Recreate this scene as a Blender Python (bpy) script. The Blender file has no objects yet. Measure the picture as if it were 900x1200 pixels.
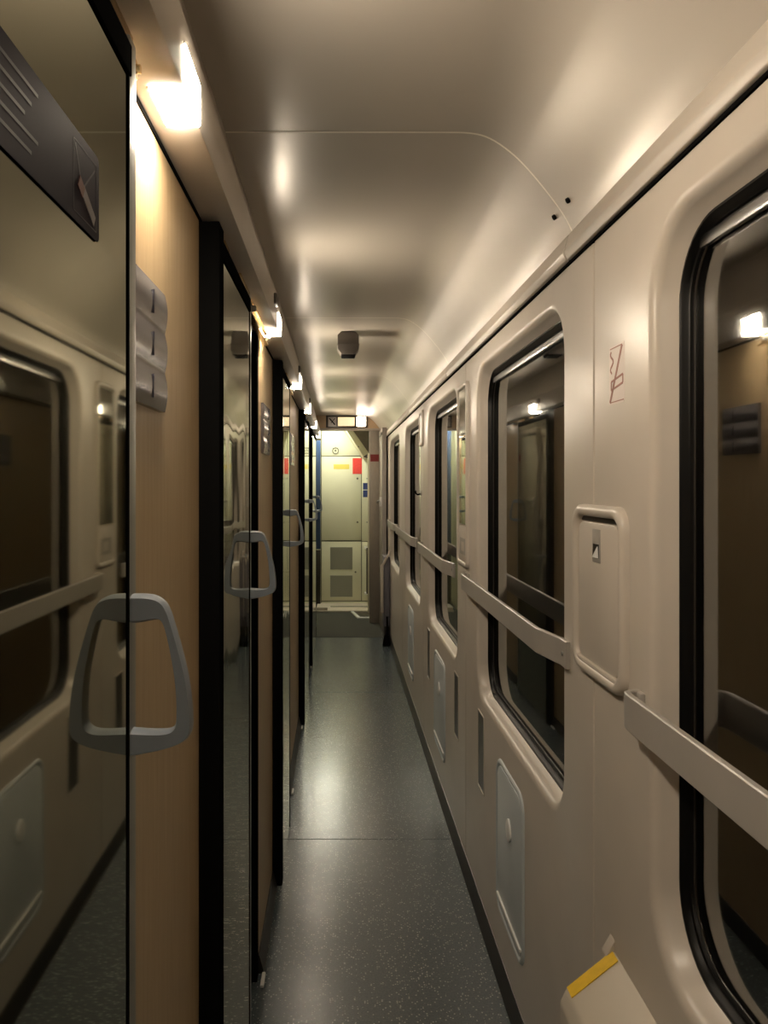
import bpy, bmesh, math, random
from mathutils import Vector, Matrix
random.seed(4)
H = 1.6            # eye height
U = 1.44           # metres per depth unit
S = bpy.context.scene
col = S.collection

# ------------------------------------------------------------------ materials
def nodes(name):
    m = bpy.data.materials.new(name); m.use_nodes = True
    nt = m.node_tree
    return m, nt, nt.nodes['Principled BSDF']
def mat(name, c, rough=.5, metal=0., spec=.5, noise=0., nscale=30., bump=0., bscale=80., coat=0., stretch=None):
    m, nt, b = nodes(name)
    b.inputs['Base Color'].default_value = (*c, 1)
    b.inputs['Roughness'].default_value = rough
    b.inputs['Metallic'].default_value = metal
    b.inputs['Specular IOR Level'].default_value = spec
    b.inputs['Coat Weight'].default_value = coat
    tc = nt.nodes.new('ShaderNodeTexCoord'); mp = nt.nodes.new('ShaderNodeMapping')
    nt.links.new(tc.outputs['Object'], mp.inputs['Vector'])
    if stretch: mp.inputs['Scale'].default_value = stretch
    if noise:
        n = nt.nodes.new('ShaderNodeTexNoise'); n.inputs['Scale'].default_value = nscale; n.inputs['Detail'].default_value = 5
        nt.links.new(mp.outputs[0], n.inputs['Vector'])
        r = nt.nodes.new('ShaderNodeValToRGB')
        r.color_ramp.elements[0].position = .3; r.color_ramp.elements[1].position = .7
        r.color_ramp.elements[0].color = (*[x*(1-noise) for x in c], 1)
        r.color_ramp.elements[1].color = (*[min(1, x*(1+noise)) for x in c], 1)
        nt.links.new(n.outputs['Fac'], r.inputs['Fac']); nt.links.new(r.outputs['Color'], b.inputs['Base Color'])
    if bump:
        n2 = nt.nodes.new('ShaderNodeTexNoise'); n2.inputs['Scale'].default_value = bscale; n2.inputs['Detail'].default_value = 3
        nt.links.new(mp.outputs[0], n2.inputs['Vector'])
        bp = nt.nodes.new('ShaderNodeBump'); bp.inputs['Strength'].default_value = bump; bp.inputs['Distance'].default_value = .002
        nt.links.new(n2.outputs['Fac'], bp.inputs['Height']); nt.links.new(bp.outputs[0], b.inputs['Normal'])
    return m
def emis(name, c, s):
    m, nt, b = nodes(name)
    b.inputs['Base Color'].default_value = (.8, .8, .8, 1)
    b.inputs['Emission Color'].default_value = (*c, 1); b.inputs['Emission Strength'].default_value = s
    return m

M = {}
M['wall'] = mat('beige_laminate', (.57, .515, .45), .32, noise=.03, nscale=6, bump=.04, bscale=25)
M['ceil'] = mat('satin_ceiling', (.465, .425, .37), .30, metal=.12, noise=.03, nscale=3, bump=.03, bscale=8)
M['seam'] = mat('seam_edge', (.85, .80, .70), .4)
M['cornice'] = mat('cornice_paint', (.43, .385, .335), .4, noise=.03, nscale=10)
M['rail'] = mat('rail_plastic', (.37, .345, .315), .3, noise=.03, nscale=20)
M['hatch'] = mat('hatch_grey', (.60, .65, .67), .32, noise=.02, nscale=8)
M['latch'] = mat('latch_light', (.85, .85, .83), .3)
M['black'] = mat('black_gasket', (.006, .006, .006), .6, spec=0, bump=.1, bscale=60)
M['seal'] = mat('window_seal', (.003, .003, .003), .4, spec=.2)
M['rubber'] = mat('rubber_brown', (.02, .017, .014), .28)
M['alu'] = mat('aluminium', (.55, .56, .57), .26, metal=1, noise=.05, nscale=40, stretch=(1, 1, 12))
M['chrome'] = mat('steel_edge', (.34, .35, .33), .38, metal=.7)
M['brass'] = mat('brass', (.75, .56, .30), .22, metal=1, noise=.15, nscale=30)
M['handle'] = mat('handle_grey', (.23, .265, .31), .33, noise=.04, nscale=30)
M['plate'] = mat('plate_slate', (.22, .21, .225), .16, metal=.55)
M['platedark'] = mat('plate_dark', (.03, .03, .05), .2)
M['sticker'] = mat('door_sticker', (.016, .011, .021), .6, spec=.1, noise=.12, nscale=14)
M['stickerline'] = mat('sticker_line', (.030, .024, .036), .5)
M['stickerwhite'] = mat('sticker_white', (.20, .18, .19), .5)
M['stickerred'] = mat('sticker_red', (.16, .06, .05), .5)
M['notice'] = mat('notice_pink', (.66, .56, .50), .4)
M['noticeink'] = mat('notice_ink', (.33, .13, .09), .5)
M['cream'] = mat('cream_box', (.60, .54, .45), .45, noise=.02, nscale=12)
M['yellow'] = mat('yellow_tape', (.80, .52, .02), .45, noise=.08, nscale=60)
M['cabinet'] = mat('cabinet_cream', (.66, .65, .49), .4, noise=.02, nscale=5)
M['cabdark'] = mat('cabinet_gap', (.12, .12, .09), .6)
M['grille'] = mat('grille_grey', (.30, .30, .25), .5)
M['red'] = mat('red_label', (.70, .06, .05), .4, noise=.1, nscale=60)
M['darkred'] = mat('dark_red', (.16, .012, .010), .5)
M['blue'] = mat('blue_panel', (.025, .055, .14), .4)
M['blue2'] = mat('blue_sticker', (.03, .05, .16), .4)
M['ylabel'] = mat('yellow_label', (.70, .58, .13), .4)
M['leaf'] = mat('door_leaf', (.27, .24, .20), .4, noise=.08, nscale=14, stretch=(8, 8, 1))
M['dkbrown'] = mat('duct_brown', (.13, .115, .09), .5, noise=.1, nscale=20)
M['carpet'] = mat('carpet', (.05, .05, .04), .9, noise=.25, nscale=120, bump=.5, bscale=300)
M['lav'] = mat('lavender_panel', (.16, .155, .18), .5)
M['header'] = mat('header_tan', (.55, .40, .25), .4, noise=.04, nscale=8)
M['mirror'] = mat('mirror', (.82, .84, .80), .03, metal=1)
M['det'] = mat('detector_grey', (.12, .105, .09), .5)
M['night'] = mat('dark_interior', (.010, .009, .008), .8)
M['lamp'] = emis('lamp_warm', (1, .85, .66), 150)
M['lampc'] = emis('lamp_cool', (1, .98, .80), 75)
M['lit'] = emis('lit_square', (1, .80, .62), 9)
M['display'] = emis('display', (1, .70, .32), .55)
M['greyicon'] = mat('icon_grey', (.33, .31, .30), .4)

def wood():
    m, nt, b = nodes('beech_laminate')
    tc = nt.nodes.new('ShaderNodeTexCoord'); mp = nt.nodes.new('ShaderNodeMapping'); mp.inputs['Scale'].default_value = (9, 9, .6)
    n = nt.nodes.new('ShaderNodeTexNoise'); n.inputs['Scale'].default_value = 9; n.inputs['Detail'].default_value = 8; n.inputs['Distortion'].default_value = .4
    r = nt.nodes.new('ShaderNodeValToRGB')
    r.color_ramp.elements[0].position = .3; r.color_ramp.elements[1].position = .75
    r.color_ramp.elements[0].color = (.42, .30, .165, 1); r.color_ramp.elements[1].color = (.49, .37, .215, 1)
    L = nt.links.new
    L(tc.outputs['Object'], mp.inputs['Vector']); L(mp.outputs[0], n.inputs['Vector']); L(n.outputs['Fac'], r.inputs['Fac']); L(r.outputs['Color'], b.inputs['Base Color'])
    b.inputs['Roughness'].default_value = .38
    return m
M['wood'] = wood()
def floor_mat():
    m, nt, b = nodes('speckled_vinyl'); L = nt.links.new
    tc = nt.nodes.new('ShaderNodeTexCoord')
    n = nt.nodes.new('ShaderNodeTexNoise'); n.inputs['Scale'].default_value = 160; n.inputs['Detail'].default_value = 3
    r = nt.nodes.new('ShaderNodeValToRGB')
    e = r.color_ramp.elements
    e[0].position = .35; e[0].color = (.062, .080, .090, 1); e[1].position = .65; e[1].color = (.100, .124, .134, 1)
    L(tc.outputs['Object'], n.inputs['Vector']); L(n.outputs['Fac'], r.inputs['Fac'])
    v = nt.nodes.new('ShaderNodeTexVoronoi'); v.inputs['Scale'].default_value = 130
    L(tc.outputs['Object'], v.inputs['Vector'])
    lt = nt.nodes.new('ShaderNodeMath'); lt.operation = 'LESS_THAN'; lt.inputs[1].default_value = .34
    L(v.outputs['Distance'], lt.inputs[0])
    sp = nt.nodes.new('ShaderNodeSeparateColor'); L(v.outputs['Color'], sp.inputs[0])
    gt = nt.nodes.new('ShaderNodeMath'); gt.operation = 'GREATER_THAN'; gt.inputs[1].default_value = .74
    L(sp.outputs[0], gt.inputs[0])
    mu = nt.nodes.new('ShaderNodeMath'); mu.operation = 'MULTIPLY'; L(lt.outputs[0], mu.inputs[0]); L(gt.outputs[0], mu.inputs[1])
    mx = nt.nodes.new('ShaderNodeMix'); mx.data_type = 'RGBA'; mx.inputs['B'].default_value = (.34, .38, .37, 1)
    L(mu.outputs[0], mx.inputs['Factor']); L(r.outputs['Color'], mx.inputs['A']); L(mx.outputs['Result'], b.inputs['Base Color'])
    n2 = nt.nodes.new('ShaderNodeTexNoise'); n2.inputs['Scale'].default_value = 2; n2.inputs['Detail'].default_value = 3
    r2 = nt.nodes.new('ShaderNodeMapRange'); r2.inputs['To Min'].default_value = .18; r2.inputs['To Max'].default_value = .28
    L(tc.outputs['Object'], n2.inputs['Vector']); L(n2.outputs['Fac'], r2.inputs['Value']); L(r2.outputs[0], b.inputs['Roughness'])
    n3 = nt.nodes.new('ShaderNodeTexNoise'); n3.inputs['Scale'].default_value = 28; n3.inputs['Detail'].default_value = 4
    bp = nt.nodes.new('ShaderNodeBump'); bp.inputs['Strength'].default_value = .18; bp.inputs['Distance'].default_value = .003
    L(tc.outputs['Object'], n3.inputs['Vector']); L(n3.outputs['Fac'], bp.inputs['Height']); L(bp.outputs[0], b.inputs['Normal'])
    b.inputs['Specular IOR Level'].default_value = .7
    return m
M['floor'] = floor_mat()
def door_glass(name, wave):
    m, nt, b = nodes(name); L = nt.links.new
    b.inputs['Base Color'].default_value = (.46, .45, .37, 1)
    b.inputs['Metallic'].default_value = 1; b.inputs['Roughness'].default_value = .035
    b.inputs['Specular Tint'].default_value = (.85, .85, .8, 1)
    if wave:
        tc = nt.nodes.new('ShaderNodeTexCoord'); mp = nt.nodes.new('ShaderNodeMapping'); mp.inputs['Scale'].default_value = (1, 1, .55)
        n = nt.nodes.new('ShaderNodeTexNoise'); n.inputs['Scale'].default_value = 5.5; n.inputs['Detail'].default_value = 1
        bp = nt.nodes.new('ShaderNodeBump'); bp.inputs['Strength'].default_value = wave; bp.inputs['Distance'].default_value = .004
        L(tc.outputs['Object'], mp.inputs['Vector']); L(mp.outputs[0], n.inputs['Vector']); L(n.outputs['Fac'], bp.inputs['Height']); L(bp.outputs[0], b.inputs['Normal'])
    return m
M['glass0'] = door_glass('tinted_mirror_glass', .0)
M['glass1'] = door_glass('tinted_mirror_glass_wavy', .30)
def pane_mat():
    m, nt, b = nodes('night_window_glass')
    b.inputs['Base Color'].default_value = (.75, .78, .74, 1)
    b.inputs['Transmission Weight'].default_value = 1; b.inputs['IOR'].default_value = 2.3; b.inputs['Roughness'].default_value = .02
    return m
M['pane'] = pane_mat()

# ------------------------------------------------------------------ geometry helpers
class MB:
    def __init__(s): s.bm = bmesh.new()
    def box(s, x0, x1, y0, y1, z0, z1, bev=0, seg=2):
        b = bmesh.new()
        vs = [b.verts.new(p) for p in ((x0,y0,z0),(x1,y0,z0),(x1,y1,z0),(x0,y1,z0),(x0,y0,z1),(x1,y0,z1),(x1,y1,z1),(x0,y1,z1))]
        for f in ((0,3,2,1),(4,5,6,7),(0,1,5,4),(1,2,6,5),(2,3,7,6),(3,0,4,7)): b.faces.new([vs[i] for i in f])
        if bev: bmesh.ops.bevel(b, geom=b.edges[:], offset=bev, segments=seg, affect='EDGES', profile=.5)
        s._merge(b); return s
    def _merge(s, b):
        me = bpy.data.meshes.new('t'); b.to_mesh(me); b.free(); s.bm.from_mesh(me); bpy.data.meshes.remove(me)
    def prism(s, pts, axis, a0, a1, bev=0, seg=2):
        """pts 2-D polygon extruded on axis 'x','y','z'. plane order: x->(y,z) y->(x,z) z->(x,y)"""
        def P(p, a):
            return {'x': (a, p[0], p[1]), 'y': (p[0], a, p[1]), 'z': (p[0], p[1], a)}[axis]
        b = bmesh.new(); n = len(pts)
        A = [b.verts.new(P(p, a0)) for p in pts]; B = [b.verts.new(P(p, a1)) for p in pts]
        b.faces.new(A); b.faces.new(B[::-1])
        for i in range(n): b.faces.new((A[i], B[i], B[(i+1) % n], A[(i+1) % n]))
        bmesh.ops.recalc_face_normals(b, faces=b.faces[:])
        if bev: bmesh.ops.bevel(b, geom=b.edges[:], offset=bev, segments=seg, affect='EDGES', profile=.5)
        s._merge(b); return s
    def loops(s, L, close=False, capends=False):
        """bridge successive closed loops of equal count"""
        b = bmesh.new()
        V = [[b.verts.new(p) for p in l] for l in L]; n = len(L[0])
        pairs = list(zip(V, V[1:])) + ([(V[-1], V[0])] if close else [])
        for p, q in pairs:
            for i in range(n):
                try: b.faces.new((p[i], p[(i+1) % n], q[(i+1) % n], q[i]))
                except ValueError: pass
        if capends: b.faces.new(V[0][::-1]); b.faces.new(V[-1])
        bmesh.ops.remove_doubles(b, verts=b.verts[:], dist=1e-6)
        bmesh.ops.recalc_face_normals(b, faces=b.faces[:])
        s._merge(b); return s
    def cyl(s, c, axis, r, l, n=24, r2=None, bev=0):
        b = bmesh.new(); bmesh.ops.create_cone(b, cap_ends=True, segments=n, radius1=r, radius2=r if r2 is None else r2, depth=l)
        R = {'x': Matrix.Rotation(math.pi/2, 4, 'Y'), 'y': Matrix.Rotation(-math.pi/2, 4, 'X'), 'z': Matrix.Identity(4)}[axis]
        if bev: bmesh.ops.bevel(b, geom=[e for e in b.edges if len(e.link_faces) == 2 and e.calc_face_angle(0) > .8], offset=bev, segments=2, affect='EDGES')
        bmesh.ops.transform(b, matrix=Matrix.Translation(c) @ R, verts=b.verts[:]); s._merge(b); return s
    def sweep(s, path, prof, up=Vector((0,0,1))):
        """profile (a,b): a along side normal, b along up; capped"""
        path = [Vector(p) for p in path]; L = []
        for i, p in enumerate(path):
            t = (path[min(i+1, len(path)-1)] - path[max(i-1, 0)]).normalized()
            sd = t.cross(up).normalized(); u = sd.cross(t).normalized()
            L.append([p + sd*a + u*b_ for a, b_ in prof])
        return s.loops(L, capends=True)
    def build(s, name, m, parent=None, smooth=True, ang=35, loc=None):
        me = bpy.data.meshes.new(name); s.bm.to_mesh(me); s.bm.free()
        me.materials.append(M[m] if isinstance(m, str) else m)
        if smooth:
            for p in me.polygons: p.use_smooth = True
            me.set_sharp_from_angle(angle=math.radians(ang))
        o = bpy.data.objects.new(name, me); col.objects.link(o)
        if parent: o.parent = parent
        if loc: o.location = loc
        return o
def thing(name, label, cat, loc, group=None):
    o = bpy.data.objects.new(name, None); col.objects.link(o); o.location = loc; o.empty_display_size = .05
    o['label'] = label; o['category'] = cat
    if group: o['group'] = group
    return o
def tag(o, label, cat, group=None):
    o['label'] = label; o['category'] = cat
    if group: o['group'] = group
    return o
def struct(o, label=None):
    o['kind'] = 'structure'
    if label: o['label'] = label
    return o
def kids(o): return [c for c in bpy.data.objects if c.parent == o]
def copy_tree(o, parent=None):
    ks = kids(o); c = o.copy(); col.objects.link(c); c.parent = parent
    for k in ks: copy_tree(k, c)
    return c
def rrect(y0, y1, z0, z1, r, n=10):
    out = []
    for cy, cz, a0 in ((y1-r, z1-r, 0), (y0+r, z1-r, 90), (y0+r, z0+r, 180), (y1-r, z0+r, 270)):
        for i in range(n+1):
            a = math.radians(a0 + 90*i/n); out.append((cy + r*math.cos(a), cz + r*math.sin(a)))
    return out
def at(x, pts): return [(x, p[0], p[1]) for p in pts]
Z = lambda k: H + k*H        # height from multiples of the eye height
XR = .33*H; XW = -.163*H; XD = -.14*H; ZC = Z(.491)
Y0, YE = -2.6, 8.83

# ------------------------------------------------------------------ floor
struct(MB().box(-.9, .62, Y0, 8.0, -.04, 0).build('floor', 'floor', smooth=False), 'dark grey speckled glossy vinyl floor of the corridor')
for i, y in enumerate((3.46, 5.9)):
    m = MB().prism([(y-.004, 0.0), (y-.002, .0016), (y+.002, .0016), (y+.004, 0.0)], 'x', XW+.03, .505)
    struct(m.build('trim_%d' % (i+1), 'floor'), 'thin welded seam across the vinyl floor')
struct(MB().box(-.9, 1.2, 8.0, 10.4, -.04, 0.002).build('floor', 'carpet', smooth=False), 'dark carpet of the end vestibule')

# ------------------------------------------------------------------ ceiling panels with cove
cove = [(-.170, .491), (.15, .491), (.19, .490), (.215, .482), (.244, .461), (.262, .443), (.28, .422), (.296, .402), (.31, .383), (.32, .367), (.327, .352)]
def smooth_poly(p, it=2):
    for _ in range(it):
        q = [p[0]]
        for a, b in zip(p, p[1:]):
            q += [(a[0]*.75+b[0]*.25, a[1]*.75+b[1]*.25), (a[0]*.25+b[0]*.75, a[1]*.25+b[1]*.75)]
        q.append(p[-1]); p = q
    return p
cv = [(a*H, H+b*H) for a, b in smooth_poly(cove)]
seams = [Y0, -.4, 1.714, 3.63, 5.55, 7.3, YE+.02]
def strip(prof, y0, y1, th, name, m, drop=0.):
    # closed profile: lower curve and the same curve moved outwards
    up = [(x+th*.6, z+th) for x, z in prof]
    pts = [(x, z-drop) for x, z in prof] + up[::-1]
    b = MB(); b.loops([[(x, y, z) for x, z in pts] for y in (y0, y1)])
    return b.build(name, m, ang=40)
for i in range(len(seams)-1):
    struct(strip(cv, seams[i]+.002, seams[i+1]-.002, .02, 'ceiling', 'ceil'), 'satin beige ceiling panel with a cove curving down to the window wall')
for i, y in enumerate(seams[1:-1]):
    struct(strip(cv, y-.0035, y+.0035, .012, 'trim_%d' % (i+10), 'seam', drop=.0008), 'pale joint line between two ceiling panels')
# screw holes by the joint of the cove
for (px, py) in ((650, 250), (666, 231)):
    d = 1.653 if px > 655 else 1.757
    x = .3075*H + .0055; z = Z(.3800) + .0035
    s_ = MB().cyl((0, 0, 0), 'z', .006, .012, 16).build('screw_cap', 'black', loc=(x, d, z))
    s_.rotation_euler = (0, math.radians(58), 0)
    tag(s_, 'small black screw plug on the cove %s the ceiling joint' % ('just in front of' if px > 655 else 'just beyond'), 'screw')

# cove rail (right), two steps
rp = [(.332, .357), (.3255, .352), (.3185, .329), (.3182, .3265), (.3225, .3155), (.332, .3145)]
rp = [(a*H, H+b*H) for a, b in rp]
rj = [Y0, 1.735, 3.63, 5.55, YE]
for i in range(len(rj)-1):
    struct(MB().prism(rp, 'y', rj[i]+.005, rj[i+1]-.005, bev=.002).build('trim_%d' % (20+i), 'wall'), 'beige stepped rail along the top of the window wall')
struct(MB().box(.327*H, .336*H, Y0, YE, H+.311*H, H+.316*H).build('trim_24', 'black'), 'dark shadow gap below the top rail')

# ------------------------------------------------------------------ right wall panels with window openings
wins = [(.00012, .0009), (.00125, .00203), (.00236, .00313), (.00342, .0042), (.00458, .0054)]
wins = [(a*1440, b*1440) for a, b in wins]
bounds = [Y0, 1.584, 3.17, 4.71, 6.32, YE]
zb, zt = Z(-.958), Z(.345)
wz0, wz1 = Z(-.498), Z(.272)
def hole_section(y0, y1, a, b):
    L = []
    e = .006
    L.append(at(XR+.012, rrect(y0, y1, zb, zt, 1e-5)))
    L.append(at(XR+.003, rrect(y0+.0015, y1-.0015, zb, zt, 1e-5)))
    L.append(at(XR, rrect(y0+e, y1-e, zb, zt, 1e-5)))
    R = .13
    for dx, ins in ((0, -.012), (.0012, -.005), (.004, 0), (.009, .005), (.017, .008), (.030, .013), (.044, .022)):
        L.append(at(XR+dx, rrect(a+ins, b-ins, wz0+ins, wz1-ins, max(R-ins*.5, .02))))
    m = MB(); m.loops(L); return m
for i, (a, b) in enumerate(wins):
    struct(hole_section(bounds[i], bounds[i+1], a, b).build('wall_right', 'wall', ang=28), 'beige moulded wall panel around window')
    root = bpy.data.objects.new('window_%d' % (i+1), None); col.objects.link(root); root.location = (XR, (a+b)/2, (wz0+wz1)/2)
    struct(root, 'tall window with rounded corners and black rubber seal, %s from the camera' % ['nearest', 'second', 'third', 'fourth', 'fifth'][i])
    cy, cz = (a+b)/2, (wz0+wz1)/2
    def rr(x, ins, r): return at(x-XR, [(p[0]-cy, p[1]-cz) for p in rrect(a+ins, b-ins, wz0+ins, wz1-ins, r)])
    MB().loops([rr(XR+.040, .016, .122), rr(XR+.038, .024, .118), rr(XR+.042, .028, .115), rr(XR+.049, .031, .112), rr(XR+.051, .034, .110), rr(XR+.056, .035, .110), rr(XR+.0585, .036, .11), rr(XR+.066, .02, .12)]).build('rubber_seal', 'seal', root)
    MB().loops([rr(XR+.0560, .034, .110), rr(XR+.0560, .038, .105), rr(XR+.0578, .039, .105), rr(XR+.060, .034, .11)]).build('metal_frame', 'rubber', root)
    MB().box(.046, .056, -(b-a)/2+.075, (b-a)/2-.075, (wz1-cz)-.062, (wz1-cz)-.042, bev=.003).build('blind_bar', 'alu', root)
    MB().loops([rr(XR+.0580, .036, .11), rr(XR+.0640, .036, .11)], capends=True).build('glass_pane', 'pane', root)
# rear of the window bay wall so that no light leaks
struct(MB().box(XR+.20, XR+.22, Y0, YE, 0, 2.6).build('wall_outer', 'night', smooth=False), 'dark night outside the windows')
# ceiling/wall backing strips above panels
# right baseboard
struct(MB().prism([(.3195*H, 0), (.3215*H, .01), (.329*H, .068), (.336*H, .072), (.336*H, 0)], 'y', Y0, YE).build('baseboard_right', 'rubber'), 'dark rubber skirting along the window wall')
struct(MB().box(-1.3, 1.0, Y0-.05, Y0, 0, 2.6).build('wall_back', 'wall', smooth=False), 'corridor end behind the camera')

# ------------------------------------------------------------------ left wall
J = [None, 1.44, 3.057, 5.09, 6.70]          # jamb positions where doors slide out
E = [.8296, 1.957, 3.57, 5.95, 7.85]          # leading edges of the doors
D0 = [.40, 2.51, 3.93, 6.12, 8.02]           # start of the wooden wall after each doorway
segs = [(D0[0], J[1]), (D0[1], J[2]), (D0[2], J[3]), (D0[3], J[4]), (D0[4], YE)]
ztop = Z(.313)
for a, b in segs:
    struct(MB().box(XW-.03, XW, a, b, .06, ztop).build('wall_left', 'wood', smooth=False), 'light beech wall panel between compartment doors')
    struct(MB().prism([(XW-.002, 0), (XW+.020, 0), (XW+.017, .012), (XW+.004, .058), (XW-.002, .062)], 'y', a, b-.002).build('baseboard_left', 'rubber'), 'dark coved skirting below the beech wall')
struct(MB().box(XW-.03, XW, Y0, -.6, 0, ztop).build('wall_left', 'wood', smooth=False))
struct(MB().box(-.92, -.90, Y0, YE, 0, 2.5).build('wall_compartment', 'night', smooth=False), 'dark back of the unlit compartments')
# jamb posts (black)
for i, y in enumerate(J[1:]):
    struct(MB().box(XW-.02, XD+.002, y, y+.055, 0.0, Z(.308), bev=.002).build('trim_%d' % (30+i), 'black'), 'black rubber door pocket post')
for i, y in enumerate(D0):
    struct(MB().box(XW-.05, XW+.001, y-.045, y, 0.0, Z(.308), bev=.001).build('trim_%d' % (40+i), 'black'), 'black door frame post of the doorway')
# cornice
cp = [(-.1217, .313), (-.1217, .372), (-.126, .376), (-.150, .376), (-.157, .395), (-.157, .50), (-.2, .50), (-.2, .313)]
struct(MB().prism([(a*H, H+b*H) for a, b in cp], 'y', Y0, YE, bev=.0025).build('trim_50', 'cornice'), 'boxed cornice above the compartment doors')
struct(MB().box(-.166*H, -.1615*H, Y0, YE, Z(.3085), Z(.3135)).build('trim_51', 'black'), 'dark joint under the cornice')
struct(MB().box(-.60*H, -.18*H, Y0, YE, Z(.31), Z(.34)).build('ceiling', 'night'), 'dark compartment ceiling')

# ------------------------------------------------------------------ cornice lamps
lampY = [-1.85, -.41, .970, 2.49, 3.93, 5.33, 6.8, 8.15]
lampL = ['behind the camera', 'just behind the camera', 'nearest the camera', 'second along the corridor', 'third along the corridor', 'fourth along the corridor', 'fifth along the corridor', 'last before the corridor end']
def lamp_proto():
    r = thing('cornice_lamp', 'x', 'lamp', (-.1217*H, 0, Z(.313)), 'glowing corner lamps in the cornice')
    w = .0275*H; hh = .034*H; t = .003
    b = MB(); pts = [(-w, -t), (t*.3, -t), (t, -t*.3), (t, hh), (-.001, hh), (-.001, .001), (-w, .001)]
    b.prism(pts, 'y', 0, .102, bev=.0008).build('lamp_cover', 'lamp', r)
    for (x0, x1, z0, z1) in ((-w-.003, -w, -.002, .004), (-.004, .0015, hh, hh+.003)):
        MB().box(x0, x1, -.002, .104, z0, z1).build('lamp_rim', 'cornice', r)
    return r
lp = lamp_proto()
LB = []
for i, y in enumerate(lampY):
    o = lp if i == 0 else copy_tree(lp)
    o.location.y = y; o['label'] = 'glowing white corner lamp set in the cornice, ' + lampL[i]
    if y > 2 or True: LB.append(y)
# small dark latches on the fascia
for i, d in enumerate((2.36, 3.80, 5.22)):
    o = MB().box(-.006, .006, -.03, .03, -.016, .016, bev=.004).build('fascia_catch', 'det', loc=(-.1217*H+.004, d, Z(.353)))
    tag(o, 'small dark catch on the cornice face just before the %s lamp' % ['second', 'third', 'fourth'][i], 'catch')

# ------------------------------------------------------------------ sliding doors
hout = [(-6, 130), (21, 130), (33, 134.5), (40, 142), (46, 158), (56, 192), (65, 226), (69, 252), (71, 281), (69.5, 293), (64, 301), (48, 309), (20, 316), (-6, 320)]
hin = [(-6, 163), (10, 163), (30, 158.5), (36, 161), (40, 170), (45, 193), (50, 222), (52.5, 253), (52.5, 277), (51, 284), (46, 289), (36, 291), (10, 289.5), (-6, 288)]
def handle_mesh():
    k = .000576*H
    path_o = [(x*k, -z*k) for x, z in hout]; path_i = [(x*k, -z*k) for x, z in hin]
    # closed 4-sided section along the loop (outer/inner), bowed a little in y
    L = []
    n = len(path_o)
    for a, b in zip(path_o, path_i):
        t = .012
        mx, mz = (a[0]+b[0])/2, (a[1]+b[1])/2
        ring = []
        for u, v in ((1, -.45), (.8, -1), (-.8, -1), (-1, -.45), (-1, .45), (-.8, 1), (.8, 1), (1, .45)):
            px = mx + (a[0]-mx)*u; pz = mz + (a[1]-mz)*u
            ring.append((px, v*t, pz))
        L.append(ring)
    # parametric refine by Chaikin over rings
    for _ in range(2):
        Q = [L[0]]
        for r1, r2 in zip(L, L[1:]):
            Q.append([tuple(p*.75+q*.25 for p, q in zip(A, B)) for A, B in zip(r1, r2)])
            Q.append([tuple(p*.25+q*.75 for p, q in zip(A, B)) for A, B in zip(r1, r2)])
        Q.append(L[-1]); L = Q
    return MB().loops(L, capends=True)
handle_data = None
door_labels = ['nearest sliding glass door with a dark notice on its upper part', 'second sliding glass door, its grey handle ahead of a black post', 'third sliding glass door along the corridor', 'fourth sliding glass door, narrow in view', 'last sliding glass door before the vestibule']
door_start = [-.32, J[1]+.03, J[2]+.03, J[3]+.03, J[4]+.03]
for i, e in enumerate(E):
    s0 = door_start[i]
    r = thing('sliding_door', door_labels[i], 'door', (XD, e, 0), 'sliding compartment doors')
    L = s0 - e
    zt_ = Z(.273)
    MB().box(-.008, 0, L, -.010, .012, zt_).build('glass_panel', 'glass0' if i == 0 else 'glass1', r, smooth=False)
    MB().box(-.010, .0015, -.014, -.009, .012, zt_+.03, bev=.0006).build('edge_seal', 'black', r)
    MB().prism([(-.024, -.009), (-.004, -.009), (.001, -.007), (.001, .018), (-.003, .024), (-.024, .024)], 'z', .012, zt_+.045, bev=.0008).build('edge_strip', 'chrome', r)
    MB().box(-.012, .003, L, -.005, zt_, zt_+.033, bev=.001).build('top_rail', 'black', r)
    hg = MB().box(-.022, -.002, -.16, .02, zt_+.033, zt_+.058, bev=.003)
    hg.build('hanger', 'brass', r)
    MB().box(-.018, -.004, -.40, -.34, zt_+.033, zt_+.058, bev=.002).build('hanger', 'brass', r)
    w_ = MB().cyl((-.012, .035, zt_+.030), 'x', .013, .018, 20, bev=.002); w_.cyl((-.001, .035, zt_+.030), 'x', .005, .006, 12)
    w_.build('roller', 'brass', r)
    MB().box(-.014, -.001, -.02, .03, .002, .012, bev=.002).build('floor_guide', 'alu', r)
    if handle_data is None:
        hnd = handle_mesh().build('handle', 'handle', r); handle_data = hnd.data
    else:
        hnd = bpy.data.objects.new('handle', handle_data); col.objects.link(hnd); hnd.parent = r
    hnd.location = (.001, .006, H)
    for zz in (-.135, -.28):
        pass
# brass track bits visible under the cornice past each door
for i, e in enumerate(E):
    if i == 0: continue
    y0 = e + .09
    y1 = D0[i] + .06
    if y1 - y0 < .05: y1 = y0 + .12
    r = thing('door_track', 'brass door track under the cornice just past the %s sliding door' % ['nearest', 'second', 'third', 'fourth', 'last'][i], 'track', (XD-.014, y0, Z(.313)-.030), 'brass door tracks')
    MB().prism([(-.012, -.010), (.006, -.010), (.006, -.006), (-.006, -.006), (-.006, .026), (.004, .026), (.004, .031), (-.0245, .031), (-.0245, .024), (-.012, .024)], 'y', 0, y1-y0).build('track_profile', 'brass', r)
    for k in range(2):
        yy = .05 + k*(y1-y0-.1)
        MB().cyl((.004, yy, .008), 'x', .009, .022, 16, bev=.002).build('track_bolt', 'chrome', r)
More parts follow.
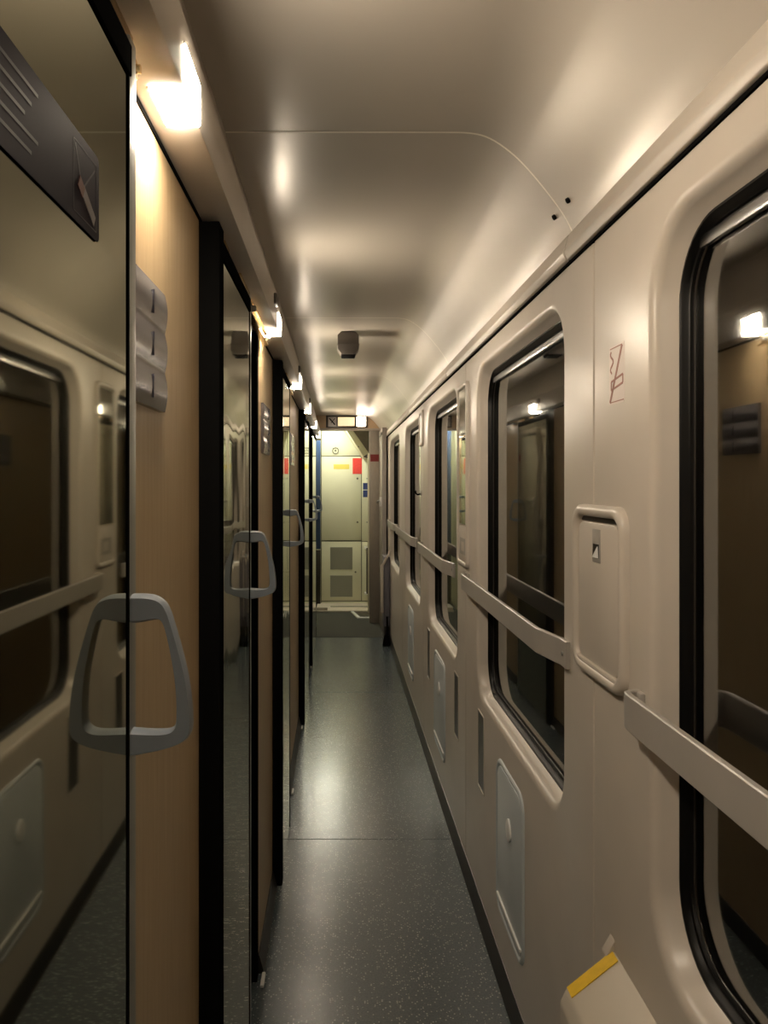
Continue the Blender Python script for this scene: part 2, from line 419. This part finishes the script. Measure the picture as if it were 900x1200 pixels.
# bright floor clips just past the doors
for i, y in enumerate((2.47, 3.98, 5.03, 6.72)):
    xx = -.157*H if i == 0 else -.153*H
    o = MB().box(-.006, .006, -.035, .035, 0, .010, bev=.003).build('floor_clip', 'latch', loc=(xx+.01, y, 0.0))
    tag(o, 'small bright metal clip on the floor at the skirting, %s along the left wall' % ['first', 'second', 'third', 'fourth'][i], 'clip')

# notice on the first door glass
r = thing('door_notice', 'dark violet notice with a crossed cigarette on the nearest glass door', 'notice', (XD+.001, .714, Z(.164)))
hh = .049*H/2
MB().prism(rrect(-.50, 0, -hh, hh, .006, 4), 'x', 0, .0008).build('notice_sheet', 'sticker', r, smooth=False)
b = MB()
for k in range(5):
    z = hh*.62 - k*hh*.30
    MB().box(.0004, .0009, -.43+.02*k, -.145-.012*(k % 3), z-.0014, z+.0014).build('faint_line', 'stickerline', r, smooth=False)
b = MB()
def bar(b, p, q, w, x0, x1):
    p, q = Vector(p), Vector(q); t = (q-p).normalized(); n = Vector((-t.y, t.x))*w/2
    b.prism([tuple(p+n), tuple(q+n), tuple(q-n), tuple(p-n)], 'x', x0, x1)
fr = [(-.068, -hh*.8), (-.008, -hh*.8), (-.008, hh*.75), (-.068, hh*.75)]
for k in range(4): bar(b, fr[k], fr[(k+1) % 4], .0012, .0006, .0009)
bar(b, (-.064, hh*.68), (-.046, -.008), .003, .0006, .0009); bar(b, (-.012, hh*.6), (-.046, -.006), .002, .0006, .0009)
b.build('pictogram_frame', 'stickerline', r, smooth=False)
b = MB(); bar(b, (-.046, -.006), (-.014, -.024), .011, .0008, .0014); b.build('cigarette', 'stickerwhite', r, smooth=False)
b = MB(); bar(b, (-.056, -.002), (-.044, -.009), .012, .0008, .0015); b.build('cigarette_tip', 'stickerred', r, smooth=False)

# berth plates on the beech panels
def berth_plate(y0, y1, lab):
    cy = (y0+y1)/2
    r = thing('berth_plate', lab, 'plate', (XW-.0008, cy, Z(.12)), 'wavy berth number plates')
    w = (y1-y0)/2; zz0, zz1 = -.055*H, .052*H
    n = 36; A = []; B = []
    for k in range(n+1):
        t = k/n; z = zz1+(zz0-zz1)*t
        x = .009 + .004*abs(math.sin(3*math.pi*t))
        A.append((x, z)); B.append((x-.003, z))
    pts = A + [(0.0, zz0)] + [(0.0, zz1)]
    MB().prism(pts, 'y', -w, w).build('curved_plate', 'plate', r, ang=50)
    for k in range(3):
        zc = zz1+(zz0-zz1)*(k+.5)/3
        MB().prism([(w*.35-.004, zc), (w*.35-.0012, zc+.016), (w*.35+.0012, zc+.016), (w*.35+.004, zc), (w*.35+.0012, zc-.016), (w*.35-.0012, zc-.016)], 'x', .0120, .0140).build('slot', 'platedark', r)
    return r
berth_plate(.86, 1.122, 'slate grey wavy plate on the nearest beech wall panel')
berth_plate(2.60, 2.84, 'slate grey wavy plate on the second beech wall panel')
berth_plate(4.15, 4.40, 'slate grey wavy plate on the third beech wall panel')

# ------------------------------------------------------------------ handrails on window wall
def handrail(ynear, yfar, lab):
    r = thing('handrail', lab, 'handrail', (XR+.0008, (ynear+yfar)/2, Z(-.244)), 'grey handrails across the windows')
    c = (ynear+yfar)/2; L0, L1 = ynear-c, yfar-c
    hh = .0195*H; xo = -.030
    path = [(-.006, L0, 0), (-.006, L0+.05, 0), (-.010, L0+.062, 0), (xo+.004, L0+.155, 0), (xo, L0+.175, 0), (xo, L0+.22, 0),
            (xo, L1-.05, 0), (xo, L1-.025, 0), (xo+.003, L1-.010, 0), (xo+.012, L1-.002, 0), (-.004, L1, 0)]
    prof = [(-.006, -hh+.002), (-.004, -hh), (.004, -hh), (.006, -hh+.002), (.006, hh-.002), (.004, hh), (-.004, hh), (-.006, hh-.002)]
    MB().sweep(path, prof).build('bar', 'rail', r, ang=24)
    MB().box(-.010, 0, L1-.022, L1+.012, -hh*.8, hh*.95, bev=.003).build('wall_bracket', 'rail', r)
    b = MB().cyl((-.013, L0+.022, 0), 'x', .0055, .004, 16, bev=.001); b.build('screw', 'chrome', r)
handrail(-.30, 1.34, 'grey handrail across the nearest window')
handrail(1.745, 3.10, 'grey handrail across the second window, its screwed end by the flap')
handrail(3.46, 4.78, 'grey handrail across the third window')
handrail(5.05, 6.60, 'grey handrail across the fourth window')
handrail(6.75, 7.75, 'pale handrail across the farthest window by the corridor end')

# ------------------------------------------------------------------ waste flap
r = thing('waste_flap', 'beige hinged wall flap in a raised rounded frame between two windows', 'flap', (XR+.0008, 1.54, Z(-.137)))
w = .150; hz = .110*H; cr = .045
def rl(x, ins, rr_): return at(x, rrect(-w+ins, w-ins, -hz+ins, hz-ins, max(rr_, .004), 8))
MB().loops([rl(0, 0, cr), rl(-.010, .001, cr), rl(-.016, .006, cr), rl(-.017, .014, cr-.006), rl(-.014, .021, cr-.012), rl(-.006, .024, cr-.015), rl(0, .024, cr-.015)]).build('raised_frame', 'wall', r, ang=50)
fl = MB().prism(rrect(-w+.032, w-.032, -hz+.030, hz-.036, .026, 8), 'x', -.009, 0, bev=.002).build('flap_door', 'wall', r)
MB().prism(rrect(-w+.027, w-.027, hz-.034, hz-.024, .004, 3), 'x', -.003, 0).build('gap_shadow', 'rubber', r)
MB().box(-.014, -.003, -w+.03, w-.03, -hz+.020, -hz+.030, bev=.003).build('hinge_lip', 'wall', r)
b = MB(); b.box(-.0098, -.0085, -.02, .028, hz-.115, hz-.048, bev=.0006); b.build('catch_recess', 'rail', r)
MB().box(-.0106, -.009, -.012, .022, hz-.105, hz-.078).build('catch_hole', 'rubber', r, smooth=False)
MB().prism([(-.011, -.105+hz), (.021, -.105+hz), (-.008, -.082+hz)], 'x', -.0125, -.010).build('catch_tongue', 'latch', r, smooth=False)

# no smoking notice on wall
r = thing('smoking_notice', 'small pinkish no-smoking notice above the wall flap', 'notice', (XR+.0008, 1.454, Z(.130)))
w2, h2 = .040, .035*H
MB().prism(rrect(-w2, w2, -h2, h2, .005, 4), 'x', -.0012, 0).build('notice_sheet', 'notice', r, smooth=False)
b = MB(); q = .0012
bar(b, (w2*.85, -h2*.92), (-w2*.7, h2*.92), .007, -.0018, -q)
for k in ((-w2*.9, -.001), (w2*.1, -.001)): pass
pts = [(-w2*.8, -.004), (w2*.7, -.012), (w2*.7, -.028), (-w2*.8, -.020)]
for k in range(4): bar(b, pts[k], pts[(k+1) % 4], .004, -.0018, -q)
bar(b, (w2*.85, -h2*.92), (-w2*.9, -h2*.92), .0018, -.0018, -q)
bar(b, (-w2*.7, h2*.92), (w2*.85, h2*.92), .0018, -.0018, -q)
prev = None
for k in range(9):
    a = k/8; p = (w2*.62 + .008*math.sin(a*9), .004+a*.042)
    if prev: bar(b, prev, p, .004, -.0018, -q)
    prev = p
b.build('pictogram', 'noticeink', r, smooth=False)

# ------------------------------------------------------------------ lower hatches
def hatch(y0, y1, lab):
    c = (y0+y1)/2; w = (y1-y0)/2; z0, z1 = Z(-.868), Z(-.556); zc = (z0+z1)/2; hz = (z1-z0)/2
    r = thing('service_hatch', lab, 'hatch', (XR+.0008, c, zc), 'arched service hatches below the windows')
    def al(x, ins, rad):
        return at(x, [(p[0], p[1]) for p in rrect(-w+ins, w-ins, -hz+ins, hz-ins, rad, 8)])
    MB().loops([al(0, 0, .06), al(-.005, .002, .06), al(-.008, .008, .056), al(-.006, .014, .052), al(-.001, .017, .05), al(-.001, .024, .046)]).build('raised_rim', 'hatch', r, ang=50)
    MB().prism(rrect(-w+.020, w-.020, -hz+.020, hz-.020, .05, 8), 'x', -.006, 0, bev=.002).build('hatch_door', 'hatch', r)
    d = []
    for k in range(20):
        a = 2*math.pi*k/20; ry = .030; rz = .034
        zz = math.sin(a)*rz; yy = math.cos(a)*ry*(1 if zz < 0 else .6+.4*math.cos(a)**2)
        d.append((-.01+yy, hz*.33+zz))
    MB().prism(d, 'x', -.0115, -.005, bev=.0012).build('latch', 'latch', r)
    MB().prism([(-w+.02, -hz+.050), (w-.03, -hz+.050), (w-.03, -hz+.060), (-w+.02, -hz+.060)], 'x', -.012, -.005, bev=.0025).build('grip_ridge', 'latch', r)
hatch(.57, .94, 'arched grey hatch low on the wall under the nearest window')
hatch(2.17, 2.54, 'arched grey hatch low on the wall under the second window')
hatch(3.77, 4.18, 'arched grey hatch low on the wall under the third window')
hatch(5.35, 5.73, 'arched grey hatch low on the wall under the fourth window')
# dark vent slots
for y, lab in ((2.83, 'narrow dark vertical slot low on the wall beyond the second hatch'), (3.42, 'narrow dark vertical slot low on the wall ahead of the third hatch'), (4.46, 'narrow dark vertical slot low on the wall beyond the third hatch')):
    r = thing('wall_slot', lab, 'slot', (XR+.0008, y, Z(-.615)))
    MB().prism([(-.055, -.14), (.055, -.14), (.055, .135), (-.055, .135)], 'x', -.0015, 0).build('slot_opening', 'rubber', r, smooth=False)
    MB().loops([at(-.0005, rrect(-.060, .060, -.146, .141, .004, 2)), at(-.003, rrect(-.059, .059, -.145, .14, .004, 2)), at(-.003, rrect(-.056, .056, -.141, .136, .004, 2)), at(-.0, rrect(-.055, .055, -.14, .135, .004, 2))]).build('slot_edge', 'wall', r)

# ------------------------------------------------------------------ mirror on pillar
def framed(name, y0, y1, z0, z1, split, lab, cat, glass):
    c = (y0+y1)/2; w = (y1-y0)/2; zc = (z0+z1)/2; hz = (z1-z0)/2
    r = thing(name, lab, cat, (XR+.0008, c, zc))
    def fl_(x, ins, rad): return at(x, rrect(-w+ins, w-ins, -hz+ins, hz-ins, rad, 8))
    MB().loops([fl_(0, 0, .03), fl_(-.010, .001, .03), fl_(-.014, .006, .027), fl_(-.014, .016, .02), fl_(-.010, .020, .018), fl_(-.004, .021, .018)]).build('frame', 'wall', r, ang=50)
    zs = -hz+2*hz*split
    MB().box(-.008, 0, -w+.02, w-.02, -hz+.02, zs, bev=.002).build('lower_plate', 'wall', r)
    MB().box(-.009, -.001, -w+.026, w-.026, zs+.008, hz-.026, bev=.001).build('glass', glass, r, smooth=False)
    if split > .1:
        b = MB(); b.box(-.0092, -.0078, -w+.06, w-.06, -hz+.05, zs-.05); b.build('pictogram', 'rail', r, smooth=False)
        b = MB(); b.box(-.0097, -.009, -w+.085, w-.10, -hz+.065, zs-.065); b.build('pictogram_centre', 'wall', r, smooth=False)
    return r
framed('wall_mirror', 3.085, 3.335, Z(-.215), Z(.262), .22, 'tall narrow framed mirror on the pillar between second and third windows', 'mirror', 'mirror')
framed('wall_cabinet', 4.72, 4.90, Z(.147), Z(.287), .03, 'small rounded box high on the pillar before the fourth window', 'box', 'hatch')
r = thing('coat_hook', 'small black coat hook on the pillar beside the fourth window', 'hook', (XR+.0008, 4.86, Z(-.037)))
MB().cyl((-.004, 0, 0), 'x', .018, .008, 20, bev=.002).build('hook_plate', 'rail', r)
MB().sweep([(-.006, 0, -.004), (-.025, 0, -.010), (-.036, 0, 0), (-.038, 0, .016)], [(math.cos(a)*.005, math.sin(a)*.005) for a in [k*math.pi/4 for k in range(8)]], up=Vector((0, 1, 0))).build('hook_arm', 'black', r)

# ------------------------------------------------------------------ sloping box low right, with yellow tape
r = thing('wall_box', 'cream sloping-top box with yellow tape along its edge, low under the nearest window', 'box', (XR, 1.1, 0))
xo = (.272-.33)*H
yf = .00102*1440-1.1; yn = -.30
top_w, top_o = Z(-.556), Z(-.602)
MB().prism([(0, top_w), (xo, top_o), (xo-.012, top_o-.025), (xo-.006, .42), (0, .40)], 'y', yn, yf, bev=.006).build('body', 'cream', r)
dxn, dzn = (top_o-top_w), -xo
k_ = .0009/math.hypot(dxn, dzn)
n_ = Vector((dxn, dzn)).normalized()*.0015
n_ = Vector((-abs(n_.x), abs(n_.y)))
a_ = Vector((-.004, top_w-.002)); b_ = Vector((xo+.002, top_o+.002))
MB().prism([tuple(a_), tuple(b_), tuple(b_+n_), tuple(a_+n_)], 'y', yf-.034, yf-.004).build('tape', 'yellow', r, smooth=False)
MB().box(xo-.013, xo-.008, yn+.03, yf-.10, .75*top_o, .75*top_o+.006, bev=.002).build('edge_line', 'latch', r)
MB().prism([(0, top_w+.02), (0, top_w-.01), (-.018, top_w-.012)], 'y', yf-.006, yf+.02, bev=.002).build('corner_flap', 'wall', r)

# ------------------------------------------------------------------ smoke detector
r = thing('smoke_detector', 'dark octagonal smoke detector hanging from the corridor ceiling', 'smoke detector', (.030*H+.005, 4.0, ZC))
w = .055; a = .020
oc = [(-w, -.018), (-w, -.092), (-w+a, -.118), (w-a, -.118), (w, -.092), (w, -.018), (w-a, 0), (-w+a, 0)]
MB().prism(oc, 'y', -.05, .05, bev=.004).build('housing', 'det', r)
MB().prism([(-w+a-.004, -.112), (w-a+.004, -.112), (w-a, -.126), (-w+a, -.126)], 'y', -.045, .045, bev=.002).build('sensor_lip', 'black', r)
MB().box(-w-.003, w+.003, -.052, .052, -.070, -.064, bev=.002).build('joint_ring', 'det', r)

# ------------------------------------------------------------------ bulkhead at corridor end
yb = YE
struct(MB().prism([(-.40*H, Z(.392)), (.33*H, Z(.392)), (.335*H, Z(.36)), (.40*H, Z(.36)), (.40*H, Z(.56)), (-.40*H, Z(.56))], 'y', yb, yb+.08).build('wall_end', 'header', smooth=False), 'tan bulkhead above the passage to the vestibule')
struct(MB().box(-.5*H, -.170*H, yb, yb+.08, 0, Z(.40)).build('wall_end', 'cabinet', smooth=False), 'pale left side of the passage to the vestibule')
struct(MB().box(-.172*H, .31*H, yb-.02, yb+.09, Z(.384), Z(.398), bev=.004).build('trim_60', 'cornice'), 'metal edge over the passage')
struct(MB().box(.226*H, .315*H, yb, yb+.05, 0, Z(.386), bev=.004).build('trim_61', 'leaf'), 'brown-grey partition post right of the passage')
struct(MB().box(.214*H, .2245*H, yb+.0, yb+.03, .10, Z(.22), bev=.003).build('trim_63', 'cabinet'), 'pale edge strip beside the post')
struct(MB().box(.315*H, .9*H, yb, yb+.06, 0, Z(.50)).build('wall_end', 'dkbrown', smooth=False), 'dark side of the bulkhead')
struct(MB().box(.315*H, .326*H, yb-.03, yb+.03, .3, Z(.37), bev=.003).build('trim_62', 'cabinet'), 'pale strip beside the post')
# header sign
r = thing('header_sign', 'long sign box over the passage with crossed icon and lit white square', 'sign', (0, yb, Z(.44)))
def hx(px): return (px-396)/900*yb
def hzz(py): return (567-py)/900*yb - .44*H
MB().box(hx(382), hx(430.5), -.03, 0, hzz(501.5), hzz(486.5), bev=.006).build('sign_housing', 'rubber', r)
MB().box(hx(384.5), hx(394.3), -.033, -.028, hzz(500), hzz(489), bev=.002).build('icon_plate', 'greyicon', r)
b = MB()
def barxz(b, p, q, w, y0, y1):
    p, q = Vector(p), Vector(q); t = (q-p).normalized(); n = Vector((-t.y, t.x))*w/2
    b.prism([tuple(p+n), tuple(q+n), tuple(q-n), tuple(p-n)], 'y', y0, y1)
barxz(b, (hx(386), hzz(490.5)), (hx(392.5), hzz(498)), .014, -.035, -.033)
barxz(b, (hx(392.5), hzz(490.5)), (hx(388), hzz(496)), .007, -.035, -.033)
b.build('crossed_icon', 'black', r, smooth=False)
MB().box(hx(396), hx(415.5), -.033, -.028, hzz(499.5), hzz(489.2), bev=.002).build('amber_display', 'display', r)
MB().box(hx(418), hx(428.5), -.036, -.028, hzz(500), hzz(488.5), bev=.006).build('lit_square', 'lit', r)

# ------------------------------------------------------------------ vestibule
yv = 10.22
struct(MB().box(-1.0, 1.2, yv+.02, yv+.06, 0, 2.6).build('wall_far', 'cabinet', smooth=False), 'pale far wall of the vestibule')
struct(MB().box(-.215*H-.04, -.215*H, yb+.08, yv+.02, 0, 2.6).build('wall_vestibule', 'cabinet', smooth=False), 'pale left wall of the vestibule')
struct(MB().box(.95, 1.0, yb+.08, yv+.02, 0, 2.6).build('wall_vestibule', 'cabinet', smooth=False), 'pale right wall of the vestibule')
struct(MB().box(-1.0, 1.2, yb+.02, yv+.06, 2.5, 2.55).build('ceiling', 'cabinet', smooth=False), 'pale vestibule ceiling')
def vx(px, y=yv): return (px-396)/900*y
def vz(py, y=yv): return H+(567-py)/900*y
# tall cabinet
r = thing('technical_cabinet', 'tall pale technical cabinet closing the vestibule, with two vent grilles', 'cabinet', (0, yv, 0))
MB().box(vx(376), .62, -.02, .02, .0, 2.5).build('body', 'cabinet', r, smooth=False)
def panel(name, x0, x1, z0, z1):
    return MB().box(x0, x1, -.034, -.020, z0, z1, bev=.003).build(name, 'cabinet', r)
p1 = panel('top_panel', vx(377), vx(423.2), vz(534.2), 2.45)
p2 = panel('upper_door', vx(377), vx(423.2), vz(633), vz(535.2))
p3 = panel('lower_door', vx(377), vx(423.2), vz(703.5), vz(634.6))
p4 = panel('side_panel', vx(424), vx(450), vz(634), vz(520))
p5 = panel('side_panel', vx(424), vx(450), vz(703.5), vz(634.8))
p6 = panel('plinth', vx(377), vx(450), .0, vz(704.6))
MB().box(vx(376.2), .61, -.0215, -.019, .01, 2.46).build('gap_backing', 'cabdark', r, smooth=False)
for (a, b2) in ((641, 667), (674, 699)):
    m = MB()
    m.box(vx(387), vx(413), -.036, -.033, vz(b2), vz(a))
    for k in range(13):
        z = vz(b2) + (vz(a)-vz(b2))*(k+.5)/13
        m.box(vx(387.4), vx(412.6), -.040, -.035, z-.004, z+.004)
    m.build('vent_grille', 'grille', p3, smooth=False)
for py in (560.8, 611.8):
    MB().cyl((vx(418.8), -.038, vz(py)), 'y', .013, .010, 16, bev=.002).build('lock', 'cabdark', p2)
    MB().cyl((vx(430), -.038, vz(py)), 'y', .010, .010, 16, bev=.002).build('lock', 'grille', p4)
MB().cyl((vx(416.5), -.038, vz(670)), 'y', .012, .010, 16, bev=.002).build('lock', 'cabdark', p3)
# dial
m = MB(); m.bm.free(); m.bm = bmesh.new()
def ring_y(c, ro, ri, y0, y1, n=32):
    out = []
    for rr_, yy in ((ri, y1), (ri, y0), (ro, y0), (ro, y1)):
        out.append([(c[0]+rr_*math.cos(2*math.pi*k/n), yy, c[1]+rr_*math.sin(2*math.pi*k/n)) for k in range(n)])
    return out
MB().loops(ring_y((vx(393.2), vz(528.3)), .044, .034, -.046, -.034)).build('dial_ring', 'cabdark', p1)
dm = MB(); dm.cyl((vx(393.2), -.038, vz(528.3)), 'y', .012, .012, 16); dm.box(vx(393.2)-.034, vx(393.2)+.034, -.044, -.036, vz(528.3)+.030, vz(528.3)+.038)
dm.build('dial_key', 'cabdark', p1)
def label(name, x0, x1, z0, z1, m, lab, y=yv-.034):
    o = MB().box(-(x1-x0)/2, (x1-x0)/2, -.0025, 0, -(z1-z0)/2, (z1-z0)/2, bev=.0006).build(name, m, smooth=False, loc=((x0+x1)/2, y, (z0+z1)/2))
    return tag(o, lab, 'label')
label('warning_label', vx(391), vx(409.3), vz(549.8), vz(544.2), 'ylabel', 'long yellow label on the tall pale cabinet door')
o = label('fire_label', vx(413.2), vx(424), vz(555.5), vz(537), 'red', 'red upright label at the top right of the pale cabinet door')
label('instruction_label', vx(425.3), vx(430.6), vz(573.6), vz(566), 'blue2', 'upper dark blue square label on the cabinet side panel')
label('instruction_label', vx(425.3), vx(430.6), vz(582.6), vz(574.6), 'blue2', 'lower dark blue square label on the cabinet side panel')
label('door_label', vx(434, yb), vx(445.5, yb), vz(540.8, yb), vz(532.5, yb), 'darkred', 'dark red label on the brown partition post', y=yb+.001)
# grab handle by the post
cab_r = bpy.data.objects['technical_cabinet']
ring8 = [(math.cos(k*math.pi/4)*.011, math.sin(k*math.pi/4)*.011) for k in range(8)]
MB().sweep([(.0, -.05, -.30), (.0, -.06, -.27), (.0, -.06, .27), (.0, -.05, .30)], ring8, up=Vector((1, 0, 0))).build('grab_handle', 'rubber', cab_r, loc=(vx(430), -.034, vz(668)))
gh = [k for k in kids(cab_r) if k.name.startswith('grab_handle')][0]
for s_ in (-1, 1):
    MB().box(-.035, .014, -.055, 0, s_*.30-.016, s_*.30+.016, bev=.005).build('bracket', 'latch', gh)
# sloping duct and dark corner
r = thing('ceiling_duct', 'sloping cream duct edge under a dark corner box at the vestibule ceiling', 'duct', (0, 9.75, 0))
yd = 9.60
MB().prism([(vx(407, yd), vz(503.0-8, yd)), (vx(431, yd), vz(533, yd)), (vx(452, yd), vz(533, yd)), (vx(452, yd), vz(495, yd))], 'y', -.14, .40).build('corner_box', 'dkbrown', r, smooth=False)
MB().prism([(vx(400, yd), vz(503-8, yd)), (vx(407, yd), vz(503-8, yd)), (vx(433, yd), vz(532, yd)), (vx(433, yd), vz(536, yd)), (vx(426, yd), vz(535, yd))], 'y', -.15, .40, bev=.004).build('sloping_edge', 'cabinet', r)
MB().cyl((vx(420, yd), -.155, vz(523.5, yd)), 'y', .010, .012, 14).build('knob', 'grille', r)
MB().prism([(vx(425.5, yd), vz(535.5, yd)), (vx(433, yd), vz(530, yd)), (vx(433, yd), vz(538, yd))], 'y', -.154, -.148).build('end_cap', 'det', r)
# blue upright
o = MB().box(-.030, .030, -.04, .02, -.86, .80, bev=.006).build('blue_upright', 'blue', loc=(vx(373, 9.9), 9.9, 1.62))
o2 = MB().box(-.030, .030, -.04, .02, 0, .74, bev=.004).build('blue_upright_base', 'rubber', o, loc=(0, 0, -1.61))
o.name = 'door_edge_panel'; o2.name = 'dark_base'
tag(o, 'tall blue upright panel left of the pale cabinet', 'panel')
# raised cream sill and well mat
r = thing('door_sill', 'cream raised sill at the foot of the pale cabinet', 'sill', (0, 9.85, 0))
MB().box(vx(370, 9.6), vx(452, 9.6), -.28, .33, 0, .022, bev=.006).build('sill_plate', 'cream', r)
MB().box(vx(387, 9.6), vx(452, 9.6), -.02, .03, .022, .032, bev=.003).build('sill_groove', 'grille', r)
MB().prism([(vx(371, 9.6), -.27), (vx(384, 9.6), -.27), (vx(380, 9.6), .10), (vx(371, 9.6), .10)], 'z', .022, .060, bev=.006).build('corner_block', 'cream', r)
r = thing('well_mat', 'black floor mat with a pale angled border by the brown post', 'mat', (.26, 9.3, .003))
ym0, ym1 = -.22, .25
MB().prism([(-.05, ym1), (.0, ym0+.03), (.34, ym0+.03), (.34, ym1)], 'z', 0, .010, bev=.002).build('mat', 'rubber', r)
MB().prism([(-.10, ym1), (-.065, ym1), (.005, ym0+.04), (.34, ym0+.04), (.34, ym0), (-.03, ym0)], 'z', 0, .018, bev=.003).build('pale_border', 'latch', r)
# vestibule lamp
r = thing('vestibule_lamp', 'round pale ceiling lamp of the vestibule, behind the bulkhead', 'lamp', (-.12, 9.72, 2.5))
MB().cyl((0, 0, -.012), 'z', .13, .024, 40, bev=.006).build('rim', 'latch', r)
MB().cyl((0, 0, -.030), 'z', .115, .014, 40, bev=.005).build('diffuser', 'lampc', r)

# ------------------------------------------------------------------ open passage door and fittings at right end
r = thing('passage_door', 'open brown passage door folded against the right wall at the corridor end', 'door', (.305*H, 8.10, 0))
MB().box(-.018, .018, 0, .70, .02, Z(.372), bev=.004).build('leaf', 'leaf', r)
MB().box(-.023, .023, -.012, .004, .02, Z(.372), bev=.003).build('edge_profile', 'rail', r)
MB().box(-.045, -.018, .03, .07, 1.36, 1.46, bev=.006).build('handle_plate', 'latch', r)
MB().sweep([(-.045, .05, 1.42), (-.06, .05, 1.42), (-.062, .12, 1.41), (-.062, .17, 1.40)], [(math.cos(k*math.pi/4)*.010, math.sin(k*math.pi/4)*.010) for k in range(8)]).build('lever', 'chrome', r)
MB().box(-.03, -.016, .02, .5, Z(.325), Z(.342), bev=.003).build('closer_arm', 'rubber', r)
r = thing('side_cabinet', 'low lavender-grey box with pale top edge at the right wall end', 'cabinet', (.318*H, 7.86, 0))
MB().box(-.045, .015, -.11, .20, .16, .86, bev=.006).build('body', 'lav', r)
MB().prism([(-.075, .775), (.020, .940), (.020, .900), (-.055, .765)], 'y', -.135, -.105, bev=.004).build('sloped_rail', 'cream', r)
MB().box(-.080, -.050, -.135, -.105, .30, .785, bev=.006).build('upright', 'cream', r)
MB().box(-.040, .012, -.10, .18, .0, .16, bev=.004).build('base', 'rubber', r)
r = thing('door_stop', 'small black conical stop with a thin stem on the floor by the right wall', 'door stop', (.300*H, 7.58, 0))
MB().cyl((0, 0, .055), 'z', .042, .11, 20, r2=.022, bev=.006).build('foot', 'black', r)
MB().cyl((.006, 0, .19), 'z', .010, .20, 12).build('stem', 'black', r)

# ------------------------------------------------------------------ world, camera
wd = bpy.data.worlds.new('night'); S.world = wd; wd.use_nodes = True
wd.node_tree.nodes['Background'].inputs[0].default_value = (.010, .012, .018, 1); wd.node_tree.nodes['Background'].inputs[1].default_value = .3
cam = bpy.data.cameras.new('camera'); co = bpy.data.objects.new('camera', cam); col.objects.link(co)
co.location = (0, 0, H); co.rotation_euler = (math.pi/2, 0, 0)
cam.sensor_fit = 'HORIZONTAL'; cam.sensor_width = 36; cam.lens = 36; cam.shift_x = (450-396)/900; cam.shift_y = -33/900
cam.clip_start = .02; S.camera = co
S.view_settings.view_transform = 'Standard'; S.view_settings.look = 'None'; S.view_settings.gamma = 1
S.view_settings.use_curve_mapping = False; S.view_settings.exposure = 0.5
S.cycles.use_denoising = True
S.cycles.max_bounces = 10; S.cycles.diffuse_bounces = 6; S.cycles.glossy_bounces = 6
